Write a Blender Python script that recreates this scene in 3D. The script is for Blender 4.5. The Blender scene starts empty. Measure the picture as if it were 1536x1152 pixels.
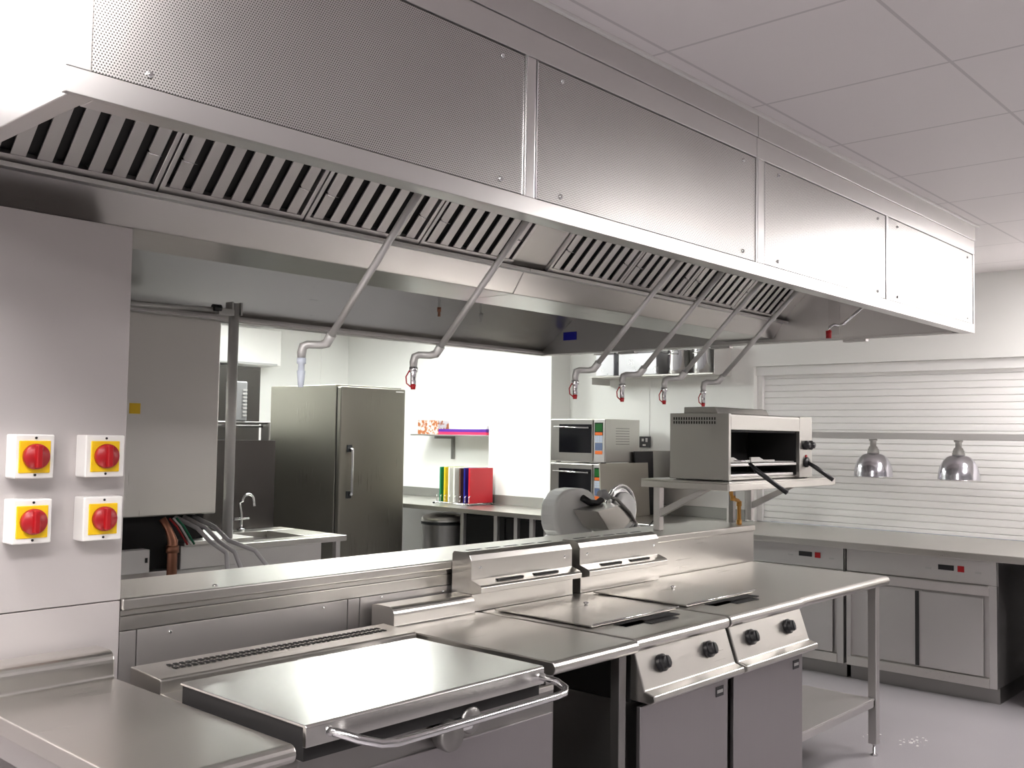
import bpy, bmesh, math, random
from mathutils import Vector, Matrix
random.seed(4)
C = bpy.context.scene.collection
PI = math.pi
# ------------------------------------------------------------------ materials
MATS = {}
def nt(name):
    m = bpy.data.materials.new(name); m.use_nodes = True
    n = m.node_tree; b = n.nodes['Principled BSDF']
    MATS[name] = m
    return m, n, b
def plain(name, col, rough=.5, metal=0., emit=0., coat=0., bump=0., bscale=200.):
    m, n, b = nt(name)
    b.inputs['Base Color'].default_value = (*col, 1)
    b.inputs['Roughness'].default_value = rough
    b.inputs['Metallic'].default_value = metal
    if coat: b.inputs['Coat Weight'].default_value = coat
    if emit:
        b.inputs['Emission Color'].default_value = (*col, 1)
        b.inputs['Emission Strength'].default_value = emit
    tc = n.nodes.new('ShaderNodeTexCoord'); no = n.nodes.new('ShaderNodeTexNoise')
    no.inputs['Scale'].default_value = bscale; no.inputs['Detail'].default_value = 2
    n.links.new(tc.outputs['Object'], no.inputs['Vector'])
    mr = n.nodes.new('ShaderNodeMapRange'); mr.inputs[3].default_value = max(0, rough-.02); mr.inputs[4].default_value = min(1, rough+.02)
    n.links.new(no.outputs['Fac'], mr.inputs[0]); n.links.new(mr.outputs[0], b.inputs['Roughness'])
    if bump:
        bp = n.nodes.new('ShaderNodeBump'); bp.inputs['Strength'].default_value = bump; bp.inputs['Distance'].default_value = .002
        n.links.new(no.outputs['Fac'], bp.inputs['Height']); n.links.new(bp.outputs['Normal'], b.inputs['Normal'])
    return m
def brushed(name, col=(.655, .635, .602), rough=.30, stretch=(2, 300, 300), var=.035, bump=0., aniso=0.):
    """satin stainless steel: grain lines along one axis, faint uneven sheen"""
    m, n, b = nt(name)
    b.inputs['Metallic'].default_value = 1
    b.inputs['Base Color'].default_value = (*col, 1)
    tc = n.nodes.new('ShaderNodeTexCoord'); mp = n.nodes.new('ShaderNodeMapping')
    mp.inputs['Scale'].default_value = stretch
    n.links.new(tc.outputs['Object'], mp.inputs['Vector'])
    no = n.nodes.new('ShaderNodeTexNoise'); no.inputs['Scale'].default_value = 1; no.inputs['Detail'].default_value = 3
    n.links.new(mp.outputs[0], no.inputs['Vector'])
    n2 = n.nodes.new('ShaderNodeTexNoise'); n2.inputs['Scale'].default_value = 2.2; n2.inputs['Detail'].default_value = 3
    n.links.new(tc.outputs['Object'], n2.inputs['Vector'])
    ad = n.nodes.new('ShaderNodeMath'); ad.operation = 'ADD'
    n.links.new(no.outputs['Fac'], ad.inputs[0]); n.links.new(n2.outputs['Fac'], ad.inputs[1])
    mr = n.nodes.new('ShaderNodeMapRange'); mr.inputs[1].default_value = .6; mr.inputs[2].default_value = 1.4
    mr.inputs[3].default_value = rough-var; mr.inputs[4].default_value = rough+var
    n.links.new(ad.outputs[0], mr.inputs[0]); n.links.new(mr.outputs[0], b.inputs['Roughness'])
    b.inputs['Anisotropic'].default_value = aniso
    return m
def perforated(name):
    m, n, b = nt(name)
    b.inputs['Metallic'].default_value = 1
    tc = n.nodes.new('ShaderNodeTexCoord'); sp = n.nodes.new('ShaderNodeSeparateXYZ')
    n.links.new(tc.outputs['Object'], sp.inputs[0])
    def mth(op, a, bb=None):
        k = n.nodes.new('ShaderNodeMath'); k.operation = op
        for i, v in enumerate((a, bb)):
            if v is None: continue
            if isinstance(v, (int, float)): k.inputs[i].default_value = v
            else: n.links.new(v, k.inputs[i])
        return k.outputs[0]
    p = .0060
    u = mth('MULTIPLY', sp.outputs['X'], 1/p); v = mth('MULTIPLY', sp.outputs['Z'], 1/(p*.866))
    row = mth('FLOOR', v); u2 = mth('ADD', u, mth('MULTIPLY', mth('MODULO', row, 2), .5))
    fu = mth('SUBTRACT', mth('FRACT', u2), .5); fv = mth('MULTIPLY', mth('SUBTRACT', mth('FRACT', v), .5), .866)
    d = mth('SQRT', mth('ADD', mth('MULTIPLY', fu, fu), mth('MULTIPLY', fv, fv)))
    h = mth('LESS_THAN', d, .27)
    mx = n.nodes.new('ShaderNodeMix'); mx.data_type = 'RGBA'
    mx.inputs['A'].default_value = (.62, .605, .59, 1); mx.inputs['B'].default_value = (.10, .095, .09, 1)
    n.links.new(h, mx.inputs['Factor']); n.links.new(mx.outputs['Result'], b.inputs['Base Color'])
    n2 = n.nodes.new('ShaderNodeTexNoise'); n2.inputs['Scale'].default_value = 3; n.links.new(tc.outputs['Object'], n2.inputs['Vector'])
    mr = n.nodes.new('ShaderNodeMapRange'); mr.inputs[3].default_value = .30; mr.inputs[4].default_value = .42
    n.links.new(n2.outputs['Fac'], mr.inputs[0]); n.links.new(mr.outputs[0], b.inputs['Roughness'])
    return m
def tiles(name):
    """white lay-in ceiling tiles on a thin grid"""
    m, n, b = nt(name)
    tc = n.nodes.new('ShaderNodeTexCoord'); sp = n.nodes.new('ShaderNodeSeparateXYZ')
    n.links.new(tc.outputs['Object'], sp.inputs[0])
    def mth(op, a, bb=None):
        k = n.nodes.new('ShaderNodeMath'); k.operation = op
        for i, v in enumerate((a, bb)):
            if v is None: continue
            if isinstance(v, (int, float)): k.inputs[i].default_value = v
            else: n.links.new(v, k.inputs[i])
        return k.outputs[0]
    def line(out, off):
        f = mth('FRACT', mth('MULTIPLY', mth('ADD', out, 50*.638-off), 1/.638))
        return mth('GREATER_THAN', mth('ABSOLUTE', mth('SUBTRACT', f, .5)), .5-.009)
    g = mth('MAXIMUM', line(sp.outputs['X'], 0.005), line(sp.outputs['Y'], 1.04))
    mx = n.nodes.new('ShaderNodeMix'); mx.data_type = 'RGBA'
    mx.inputs['A'].default_value = (.80, .765, .77, 1); mx.inputs['B'].default_value = (.60, .57, .58, 1)
    n.links.new(g, mx.inputs['Factor']); n.links.new(mx.outputs['Result'], b.inputs['Base Color'])
    bp = n.nodes.new('ShaderNodeBump'); bp.invert = True; bp.inputs['Distance'].default_value = .004; bp.inputs['Strength'].default_value = .5
    n.links.new(g, bp.inputs['Height']); n.links.new(bp.outputs['Normal'], b.inputs['Normal'])
    b.inputs['Roughness'].default_value = .55
    return m
def vinyl(name):
    m, n, b = nt(name)
    tc = n.nodes.new('ShaderNodeTexCoord')
    no = n.nodes.new('ShaderNodeTexNoise'); no.inputs['Scale'].default_value = 260; no.inputs['Detail'].default_value = 2
    n2 = n.nodes.new('ShaderNodeTexNoise'); n2.inputs['Scale'].default_value = 1.7; n2.inputs['Detail'].default_value = 4
    n.links.new(tc.outputs['Object'], no.inputs[0]); n.links.new(tc.outputs['Object'], n2.inputs[0])
    cr = n.nodes.new('ShaderNodeValToRGB')
    cr.color_ramp.elements[0].position = .3; cr.color_ramp.elements[0].color = (.27, .255, .27, 1)
    cr.color_ramp.elements[1].position = .7; cr.color_ramp.elements[1].color = (.36, .34, .355, 1)
    n.links.new(no.outputs['Fac'], cr.inputs[0]); n.links.new(cr.outputs[0], b.inputs['Base Color'])
    mr = n.nodes.new('ShaderNodeMapRange'); mr.inputs[3].default_value = .28; mr.inputs[4].default_value = .48
    n.links.new(n2.outputs['Fac'], mr.inputs[0]); n.links.new(mr.outputs[0], b.inputs['Roughness'])
    bp = n.nodes.new('ShaderNodeBump'); bp.inputs['Strength'].default_value = .15; bp.inputs['Distance'].default_value = .001
    n.links.new(no.outputs['Fac'], bp.inputs['Height']); n.links.new(bp.outputs['Normal'], b.inputs['Normal'])
    return m
def printed(name):
    """white carton with a loose orange and brown print"""
    m, n, b = nt(name)
    tc = n.nodes.new('ShaderNodeTexCoord'); no = n.nodes.new('ShaderNodeTexNoise'); no.inputs['Scale'].default_value = 22; no.inputs['Detail'].default_value = 3
    n.links.new(tc.outputs['Object'], no.inputs['Vector'])
    cr = n.nodes.new('ShaderNodeValToRGB'); e = cr.color_ramp.elements
    e[0].position = .0; e[0].color = (.16, .04, .02, 1); e[1].position = .56; e[1].color = (.62, .61, .58, 1)
    k = e.new(.46); k.color = (.40, .12, .03, 1)
    n.links.new(no.outputs['Fac'], cr.inputs[0]); n.links.new(cr.outputs[0], b.inputs['Base Color'])
    return m
STEEL = brushed('stainless_brushed')
STEELV = brushed('stainless_vertical_grain', stretch=(300, 300, 2))
DKGREY = plain('dark_grey_plastic', (.06, .06, .065), .4)
DOORM = brushed('shaded_door_steel', (.38, .36, .365), .42, (300, 300, 2))  # darker steel copy: shade low on the cookline put into the colour
SATIN = brushed('stainless_satin', (.62, .60, .59), .44)
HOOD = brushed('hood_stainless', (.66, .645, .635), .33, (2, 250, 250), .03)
DARKST = brushed('dark_steel', (.075, .07, .066), .30)
SHELFM = brushed('pale_satin_steel', (.75, .735, .72), .6)
UPST = brushed('matt_grey_steel', (.36, .355, .34), .7)
POSTM = plain('pale_tube_steel', (.72, .71, .69), .4, .35)
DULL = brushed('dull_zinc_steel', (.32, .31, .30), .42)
FRID = brushed('fridge_stainless', (.36, .345, .30), .30, (300, 300, 2), .04)
RIM = brushed('bright_steel_edge', (.80, .79, .775), .5)
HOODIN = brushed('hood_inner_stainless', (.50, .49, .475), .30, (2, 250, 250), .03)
LID = brushed('lid_stainless', (.62, .61, .59), .24, (3, 200, 200), .02)
CHROME = plain('chrome', (.78, .78, .79), .10, 1)
GALV = plain('galvanised_pipe', (.52, .515, .50), .5, .6)
PERF = perforated('perforated_stainless')
TILE = tiles('ceiling_tile')
VINYL = vinyl('grey_vinyl')
WALL = plain('white_wall_cladding', (.87, .87, .845), .34, bscale=8)
WHITE = plain('white_plastic', (.80, .79, .77), .35)
GREYP = plain('grey_plastic', (.42, .42, .43), .45)
YEL = plain('yellow_plastic', (.86, .55, .01), .4)
RED = plain('red_plastic', (.36, .006, .010), .36)
REDB = plain('red_board', (.62, .015, .03), .4)
BLACK = plain('black_plastic', (.012, .012, .014), .35)
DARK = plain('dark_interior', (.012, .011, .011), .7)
GLASSB = plain('black_oven_glass', (.006, .006, .008), .08)
GREEN = plain('green_board', (.01, .22, .10), .4)
YELB = plain('yellow_board', (.85, .60, .02), .4)
WBOARD = plain('white_board', (.78, .77, .72), .4)
BROWN = plain('brown_board', (.10, .04, .03), .4)
BLUE = plain('blue_board', (.01, .015, .22), .4)
PURP = plain('purple_board', (.09, .02, .28), .4)
PINK = plain('pink_red_board', (.70, .03, .10), .4)
DISP = plain('green_display', (.01, .12, .02), .3)
ORNG = plain('orange_strip', (.85, .18, .03), .4)
PALEB = plain('pale_blue_keys', (.55, .62, .75), .4)
CABLEM = plain('grey_cable_sheath', (.55, .54, .55), .45)
COPPER = plain('copper', (.42, .20, .13), .42, 1)
BRASS = plain('yellow_gas_pipe', (.62, .30, .05), .4)
BLUES = plain('blue_patch', (.01, .01, .35), .4)
CLEAR = plain('pale_plastic_sleeve', (.55, .60, .68), .25)
SHUT = plain('white_shutter_paint', (.88, .87, .86), .42, bscale=10)
BEIGE = brushed('beige_grey_steel', (.50, .475, .42), .5)
LIGHT_W = plain('light_diffuser', (1, .955, .94), .5, emit=22)
LIGHT_C = plain('light_diffuser_cool', (.96, 1, .95), .5, emit=22)
# ------------------------------------------------------------------ mesh builder
class MB:
    def __init__(s): s.b = bmesh.new()
    def box(s, x0, x1, y0, y1, z0, z1):
        v = [s.b.verts.new(p) for p in ((x0,y0,z0),(x1,y0,z0),(x1,y1,z0),(x0,y1,z0),(x0,y0,z1),(x1,y0,z1),(x1,y1,z1),(x0,y1,z1))]
        for f in ((3,2,1,0),(4,5,6,7),(0,1,5,4),(1,2,6,5),(2,3,7,6),(3,0,4,7)): s.b.faces.new([v[i] for i in f])
        return s
    def prism(s, poly, a0, a1, ax='x'):
        def P(p, a): return {'x': (a, p[0], p[1]), 'y': (p[0], a, p[1]), 'z': (p[0], p[1], a)}[ax]
        A = [s.b.verts.new(P(p, a0)) for p in poly]; B = [s.b.verts.new(P(p, a1)) for p in poly]
        n = len(poly); fs = [s.b.faces.new(A), s.b.faces.new(B[::-1])]
        for i in range(n): fs.append(s.b.faces.new((A[i], B[i], B[(i+1) % n], A[(i+1) % n])))
        bmesh.ops.recalc_face_normals(s.b, faces=fs)
        return s
    def tube(s, pts, r, seg=12, cap=True):
        pts = [Vector(p) for p in pts]; rr = r if isinstance(r, (list, tuple)) else [r]*len(pts)
        rings = []; up = None
        for i, p in enumerate(pts):
            d = ((pts[min(i+1, len(pts)-1)]-pts[i]).normalized() if i < len(pts)-1 else Vector((0,0,0))) + ((pts[i]-pts[i-1]).normalized() if i else Vector((0,0,0)))
            d.normalize()
            if up is None: up = Vector((0,0,1)) if abs(d.z) < .9 else Vector((1,0,0))
            sd = d.cross(up).normalized(); up = sd.cross(d).normalized()
            rings.append([s.b.verts.new(p + (sd*math.cos(2*PI*k/seg)+up*math.sin(2*PI*k/seg))*rr[i]) for k in range(seg)])
        fs = []
        for a, c in zip(rings, rings[1:]):
            for k in range(seg): fs.append(s.b.faces.new((a[k], a[(k+1) % seg], c[(k+1) % seg], c[k])))
        if cap: fs += [s.b.faces.new(rings[0][::-1]), s.b.faces.new(rings[-1])]
        for f in fs[:len(fs)-2 if cap else len(fs)]: f.smooth = True
        bmesh.ops.recalc_face_normals(s.b, faces=fs)
        return s
    def lathe(s, prof, c, ax='z', seg=28):
        c = Vector(c); rings = []; fs = []
        for r, h in prof:
            ring = []
            for k in range(seg):
                a = 2*PI*k/seg; u, v = r*math.cos(a), r*math.sin(a)
                ring.append(s.b.verts.new(c + Vector({'z': (u, v, h), 'y': (u, h, v), 'x': (h, u, v)}[ax])))
            rings.append(ring)
        for a, b in zip(rings, rings[1:]):
            for k in range(seg):
                f = s.b.faces.new((a[k], a[(k+1) % seg], b[(k+1) % seg], b[k])); f.smooth = True; fs.append(f)
        if prof[0][0] > 0: fs.append(s.b.faces.new(rings[0][::-1]))
        if prof[-1][0] > 0: fs.append(s.b.faces.new(rings[-1]))
        bmesh.ops.recalc_face_normals(s.b, faces=fs)
        return s
    def rot(s, ang, axis, piv, start=0):
        s.b.verts.ensure_lookup_table()
        bmesh.ops.rotate(s.b, verts=s.b.verts[start:], cent=piv, matrix=Matrix.Rotation(ang, 3, axis))
        return s
    def build(s, name, mat, parent=None, bevel=0., seg=2, local=False, label=None):
        me = bpy.data.meshes.new(name)
        if parent is not None and not local:
            off = Vector((0,0,0)); p = parent
            while p is not None: off += p.location; p = p.parent
            bmesh.ops.translate(s.b, verts=s.b.verts, vec=-off)
        s.b.to_mesh(me); s.b.free(); me.materials.append(mat)
        o = bpy.data.objects.new(name, me); C.objects.link(o); o.parent = parent
        if bevel:
            m = o.modifiers.new('bevel', 'BEVEL'); m.width = bevel; m.segments = seg; m.limit_method = 'ANGLE'; m.angle_limit = .6
            m.harden_normals = False
        if label: o['label'] = label
        return o
def arc(c, r, a0, a1, n, f):
    return [f(c[0]+r*math.cos(a0+(a1-a0)*i/n), c[1]+r*math.sin(a0+(a1-a0)*i/n)) for i in range(n+1)]
def tag(o, label, cat, group=None, kind=None):
    o['label'] = label; o['category'] = cat
    if group: o['group'] = group
    if kind: o['kind'] = kind
    return o
def thing(name, label, cat, loc=(0,0,0), group=None, rot=(0,0,0)):
    o = bpy.data.objects.new(name, None); C.objects.link(o); o.location = loc; o.rotation_euler = rot
    o.empty_display_size = .1
    return tag(o, label, cat, group)
def dup(root, loc, label=None, group=None):
    r = root.copy(); C.objects.link(r); r.location = loc
    if label: r['label'] = label
    if group: r['group'] = group
    for ch in list(root.children):
        c = ch.copy(); C.objects.link(c); c.parent = r
        for g in ch.children:
            d = g.copy(); C.objects.link(d); d.parent = c
    return r
def struct(name, mb, m, bevel=0.):
    o = mb.build(name, m, None, bevel); o['kind'] = 'structure'
    return o
def box(*a): return MB().box(*a)
# ------------------------------------------------------------------ room
CE = 2.795; XR = 7.4; YB = 9.3
struct('floor', box(-3.2, 7.7, -2.8, 9.5, -.1, 0), VINYL)
struct('ceiling', box(-3.2, 7.7, -2.8, 9.5, CE, CE+.1), TILE)
GREYW = plain('grey_painted_wall', (.24, .235, .235), .5, bscale=8)
struct('wall_left', box(-3.2, -3, -2.8, 9.5, 0, CE), WALL)
struct('wall_back', box(-3, XR+.3, YB, 9.5, 0, CE), WALL)
struct('wall_front', box(-3, XR+.3, -2.8, -2.6, 0, CE), GREYW)
SY = 3.99; SZ0, SZ1 = .868, 2.19
w = MB(); w.box(XR, XR+.3, SY, YB, 0, CE); w.box(XR, XR+.3, -2.6, SY, SZ1, CE); w.box(XR, XR+.3, -2.6, SY, 0, SZ0); w.box(XR, XR+.3, -2.6, -1.6, SZ0, SZ1)
struct('wall_right', w, WALL)
struct('wall_column', box(7.12, XR, 5.93, 6.72, 0, CE), WALL)
t = MB(); t.box(XR-.004, XR, 5.015, 5.035, .95, CE); struct('trim_1', t, WALL)
t = MB(); t.box(7.0, 7.02, YB-.004, YB, .95, CE); struct('trim_2', t, WALL)
# roller shutter
SB = .922
sh = thing('roller_shutter', 'white ribbed roller shutter closed behind the serving counter', 'shutter', (7.5, 1.2, SB))
p = []; n = 24; h = (SZ1+.0-.95)/n
poly = [(7.50, .95)]
for k in range(n):
    z = .95+k*h
    poly += [(7.494, z+.002), (7.485, z+.005), (7.484, z+h*.5), (7.485, z+h-.004), (7.494, z+h-.001)]
poly = poly + [(7.52, SZ1), (7.52, .95)]
MB().prism(poly, -1.59, SY-.001, 'y').build('slat_curtain', SHUT, sh)
box(7.478, 7.525, -1.59, SY-.001, SB, .95).build('bottom_bar', SHUT, sh, .004)
box(7.46, 7.54, SY-.05, SY-.001, SB, SZ1-.001).build('guide_rail', SHUT, sh, .003)
box(7.44, 7.60, -1.59, SY-.001, SZ1-.075, SZ1-.001).build('head_box', SHUT, sh, .003)
# ceiling lights
def clight(x, y, label, m, sx=.60, sy=1.20):
    t = thing('ceiling_light', label, 'light', (x, y, CE), 'ceiling light panels')
    f = MB()
    for a in ((-sx/2-.02, sx/2+.02, -sy/2-.02, -sy/2), (-sx/2-.02, sx/2+.02, sy/2, sy/2+.02), (-sx/2-.02, -sx/2, -sy/2, sy/2), (sx/2, sx/2+.02, -sy/2, sy/2)):
        f.box(x+a[0], x+a[1], y+a[2], y+a[3], CE-.012, CE)
    f.build('frame', WHITE, t)
    box(x-sx/2, x+sx/2, y-sy/2, y+sy/2, CE-.008, CE-.001).build('diffuser', m, t)
clight(6.55, .75, 'bright ceiling light panel over the serving counter', LIGHT_W, 1.2, .6)
clight(5.1, -.35, 'bright ceiling light panel over the front aisle', LIGHT_W, 1.2, .6)
clight(.45, .85, 'bright ceiling light panel over the left end of the front aisle', LIGHT_W, 1.2, .6)
clight(.38, 2.65, 'bright ceiling light panel left of the extraction hood', LIGHT_W, .6, 1.2)
clight(-1.3, .7, 'added out-of-view ceiling light panel at the far left, brightening the cladding', LIGHT_W, 1.2, .6)  # extra panel, added out of view to brighten the top of the cladding
clight(6.05, 7.15, 'bright ceiling light panel in front of the fridge bay', LIGHT_C, 1.2, .6)
clight(4.7, 6.0, 'bright ceiling light panel between the hood and the fridge', LIGHT_C, 1.2, .6)
clight(4.5, 8.3, 'bright ceiling light panel at the far end of the wash area', LIGHT_C, 1.2, .6)
# ------------------------------------------------------------------ extraction hood
HX0, HX1, HY0, HY1, HZ = .745, 5.735, 1.75, 4.88, 2.195
hd = thing('extraction_hood', 'large stainless steel island extraction hood with perforated side panels', 'extractor hood', (3.2, 3.3, CE))
# plenum boxes (front and back) with sloping inner faces
MB().prism([(HY0+.012, HZ), (HY0+.065, HZ), (HY0+.065, HZ+.03), (2.50, CE-.02), (HY0+.012, CE-.02)], HX0+.056, HX1-.051).build('front_plenum', HOOD, hd, .002)
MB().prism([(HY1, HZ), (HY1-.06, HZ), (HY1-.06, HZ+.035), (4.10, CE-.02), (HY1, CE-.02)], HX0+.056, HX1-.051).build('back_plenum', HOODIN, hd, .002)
m = MB().box(HX0+.01, HX0+.055, HY0+.012, HY1-.001, HZ, CE-.02); m.build('end_panel', HOOD, hd, .002)
m = MB().box(HX1-.05, HX1, HY0+.012, HY1-.001, HZ, CE-.02); m.build('end_panel', HOOD, hd, .002)
m = MB().box(HX1-.054, HX1-.05, 2.50, 2.57, HZ+.03, 2.6); m.build('joint_strip', SATIN, hd)
m = MB().box(HX0+.05, HX1-.05, HY0+.06, HY1-.06, CE-.035, CE-.02); m.build('roof', HOOD, hd)
# lip channel under the far rim and hooks on the end rim
m = MB().box(HX0+.05, HX1-.05, HY1-.09, HY1-.06, HZ+.01, HZ+.02); m.box(HX1-.08, HX1-.05, HY0+.1, HY1-.1, HZ+.004, HZ+.014); m.build('rim_channel', SATIN, hd)
for y in (2.35, 3.25, 4.0): box(HX1-.03, HX1+.01, y, y+.14, HZ-.014, HZ+.002).build('clip', SATIN, hd)
# front fascia frame
f = MB()
f.box(HX0, HX1, HY0, HY0+.014, HZ, HZ+.048)
f.box(HX0, HX0+.047, HY0, HY0+.014, HZ+.048, 2.63)
f.box(1.978, 2.022, HY0+.002, HY0+.014, HZ+.048, 2.63)
f.box(3.262, 3.326, HY0, HY0+.014, HZ+.048, 2.63)
f.box(4.487, 4.512, HY0, HY0+.014, HZ+.048, 2.63)
f.box(HX1-.018, HX1, HY0, HY0+.014, HZ+.048, 2.63)
f.build('fascia_frame', HOOD, hd, .0015)
for a, b in ((HX0, 3.262), (3.265, HX1)): box(a, b, HY0-.001, HY0+.014, 2.63, 2.705).build('top_rail', HOOD, hd, .0015)
for a, b in ((HX0-.004, 3.262), (3.266, HX1+.004)): box(a, b, HY0-.006, HY0+.014, 2.706, CE-.003).build('ceiling_infill', HOOD, hd, .0015)
box(HX0-.03, HX1+.03, HY0-.020, HY0-.006, CE-.012, CE).build('ceiling_trim', WHITE, hd, .002)
for x in (1.981, 2.026, 3.270, 3.322): box(x-.002, x+.002, HY0-.0015, HY0+.01, HZ+.05, 2.628).build('bright_edge', CHROME, hd)
for i, (a, b) in enumerate(((HX0+.050, 1.975), (2.025, 3.259), (3.329, 4.484), (4.515, HX1-.021))):
    q = box(a, b, HY0+.004, HY0+.012, HZ+.051, 2.627).build('perforated_panel', PERF, hd)
    for x in (a+.11, b-.09):
        for z in (HZ+.075, 2.60):
            MB().lathe([(.007, 0), (.007, -.003), (.004, -.006)], (x, HY0+.004, z), 'y', 10).build('screw', CHROME, q)
# central grease gutter
GY0, GZ0, GY1, GZ1 = 2.86, 2.325, 2.93, 2.222
for a, b in ((HX0+.055, 3.242), (3.245, HX1-.05)):
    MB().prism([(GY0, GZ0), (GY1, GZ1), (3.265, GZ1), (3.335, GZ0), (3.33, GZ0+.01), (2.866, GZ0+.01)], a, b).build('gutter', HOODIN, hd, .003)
    MB().box(a, b, GY0-.032, GY0-.028, GZ0-.013, GZ0+.001).box(a, b, GY0-.028, GY0+.004, GZ0-.013, GZ0-.009).build('gutter_rim', RIM, hd, .001)
SL = PI/4    # slope of the filter bank
def onslope(y): return GZ0+.012+(GY0-y)
for a, b in ((HX0+.056, .958), (3.138, 3.366), (5.53, HX1-.051)):
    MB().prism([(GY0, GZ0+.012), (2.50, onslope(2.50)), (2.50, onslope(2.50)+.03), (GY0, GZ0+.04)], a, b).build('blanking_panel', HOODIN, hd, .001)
MB().prism([(3.335, GZ0+.012), (3.70, 2.70), (3.70, 2.73), (3.335, GZ0+.04)], HX0+.056, HX1-.051).build('rear_filter_panel', DULL, hd)
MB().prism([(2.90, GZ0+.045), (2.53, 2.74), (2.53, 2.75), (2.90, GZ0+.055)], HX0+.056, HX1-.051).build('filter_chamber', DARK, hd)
# removable baffle filters (local frame: x across, y up the slope)
FW, FL = .538, .50
ft = thing('grease_filter', '', 'filter', (0.961, GY0-.004, GZ0+.020), 'baffle grease filters in the hood', (PI-SL, 0, 0))
def ff(y): return -y
g = MB()
g.box(0, FW, -.001, .022, -.004, .02); g.box(0, FW, FL-.02, FL, -.004, .02)
g.box(0, .016, .022, FL-.02, -.004, .02); g.box(FW-.016, FW, .022, FL-.02, -.004, .02)
g.build('frame', SATIN, ft, .001, local=True)
g = MB(); N = 7; pw = (FW-.032)/N
for k in range(N):
    x0 = .016+k*pw
    g.box(x0+.0155, x0+pw-.0155, .022, FL-.02, .010, .016)
g.build('baffles', SATIN, ft, local=True)
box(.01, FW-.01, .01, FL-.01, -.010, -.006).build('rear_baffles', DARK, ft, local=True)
for x in (.03, FW-.075):
    MB().tube([(x, .13, .016), (x, .13, .034), (x+.045, .13, .034), (x+.045, .13, .016)], .003, 8).build('handle', CHROME, ft, local=True)
fx = [.961+.5445*k for k in range(4)] + [3.370+.540*k for k in range(4)]
fl = ['leftmost baffle filter of the hood, nearest the left end panel', 'second baffle filter from the left end of the hood', 'third baffle filter from the left, crossed by the first nozzle pipe', 'baffle filter just left of the blank panel in mid-hood, behind a pipe',
      'baffle filter just right of the blank panel in mid-hood', 'second baffle filter right of the blank panel in mid-hood', 'second to last baffle filter towards the right end of the hood', 'last baffle filter at the right end of the hood']
for i, x in enumerate(fx):
    if i == 0: ft['label'] = fl[0]
    else: dup(ft, (x, GY0-.004, GZ0+.020), fl[i])
# small blue patch on the inner end wall
tag(box(HX1-.056, HX1-.0502, 4.50, 4.62, 2.30, 2.36).build('patch', BLUES), 'small blue patch on the inner end wall of the hood', 'patch')
# suppression nozzles hanging from the front lip
NL = ['pipe with a clear sleeved nozzle above the griddle, leftmost of the drop pipes', 'second drop pipe from the left, red tipped nozzle over the bratt pan corner', 'third drop pipe from the left, red tipped, over the first fryer', 'fourth drop pipe, red tipped, ending in front of the white boxes on the shelf', 'fifth drop pipe, red tipped, ending below the steel pots on the shelf', 'sixth drop pipe, red tipped, ending right above the salamander grill']
nz = [1.672, 2.085, 2.878, 3.17, 3.462, 3.765]
def nozzle(x, red=True, k=0):
    t = thing('hanging_nozzle_pipe', NL[k], 'pipe', (x, 1.85, HZ), 'fire suppression drop pipes')
    MB().tube([(x, 1.835, 2.205), (x, 2.19, 1.85)], .0098, 14).build('pipe', GALV, t)
    e = MB()
    e.tube([(x, 2.175, 1.865), (x, 2.197, 1.842), (x-.006, 2.215, 1.838), (x-.035, 2.235, 1.838), (x-.045, 2.242, 1.832), (x-.048, 2.244, 1.815), (x-.048, 2.244, 1.80)], [.0135, .0135, .011, .011, .0125, .0125, .011], 12)
    e.build('elbow', GALV, t)
    v = MB(); v.tube([(x-.048, 2.244, 1.80), (x-.048, 2.244, 1.785), (x-.048, 2.244, 1.783), (x-.048, 2.244, 1.765), (x-.048, 2.244, 1.745)], [.013, .013, .009, .009, .008], 10)
    v.build('valve_body', CHROME if red else CLEAR, t)
    if red:
        MB().tube([(x-.048, 2.244, 1.746), (x-.048, 2.244, 1.732)], [.009, .007], 10).build('cap', RED, t)
        MB().tube([(x-.058, 2.25, 1.79), (x-.068, 2.255, 1.77), (x-.066, 2.254, 1.75), (x-.053, 2.246, 1.738)], .0022, 6).build('wire_loop', RED, t)
    else:
        MB().tube([(x-.048, 2.244, 1.765), (x-.048, 2.244, 1.72)], [.012, .008], 10).build('sleeve', CLEAR, t)
    return t
nozzle(nz[0], False, 0); n1 = nozzle(nz[1], True, 1)
for k in range(2, 6): dup(n1, (nz[k], 1.85, HZ), NL[k])
t = thing('hanging_nozzle_pipe', 'short bent drop pipe with red nozzle near the right end of the hood', 'pipe', (4.43, 1.85, HZ))
MB().tube([(4.43, 1.83, 2.215), (4.43, 1.93, 2.135), (4.43, 1.95, 2.130), (4.42, 1.97, 2.135), (4.41, 1.985, 2.125), (4.405, 1.99, 2.10)], .0065, 10).build('pipe', CHROME, t)
MB().tube([(4.405, 1.99, 2.105), (4.405, 1.99, 2.07)], [.014, .013], 10).build('nozzle', RED, t)
for i, (x, lb) in enumerate(((3.72, 'tiny drop nozzle behind the gutter, seen left of the second drop pipe'), (4.05, 'tiny drop nozzle behind the gutter, seen right of the second drop pipe'))):
    t = thing('hanging_nozzle', lb, 'nozzle', (x, 3.9, 2.63), 'small drop nozzles behind the gutter')
    MB().tube([(x, 3.9, 2.755), (x, 3.9, 2.28)], .006, 8).build('pipe', GALV, t)
    MB().tube([(x, 3.9, 2.285), (x, 3.9, 2.262), (x, 3.9, 2.26), (x, 3.9, 2.235)], [.011, .011, .007, .008], 8).build('nozzle', COPPER if i == 0 else GALV, t)
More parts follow.
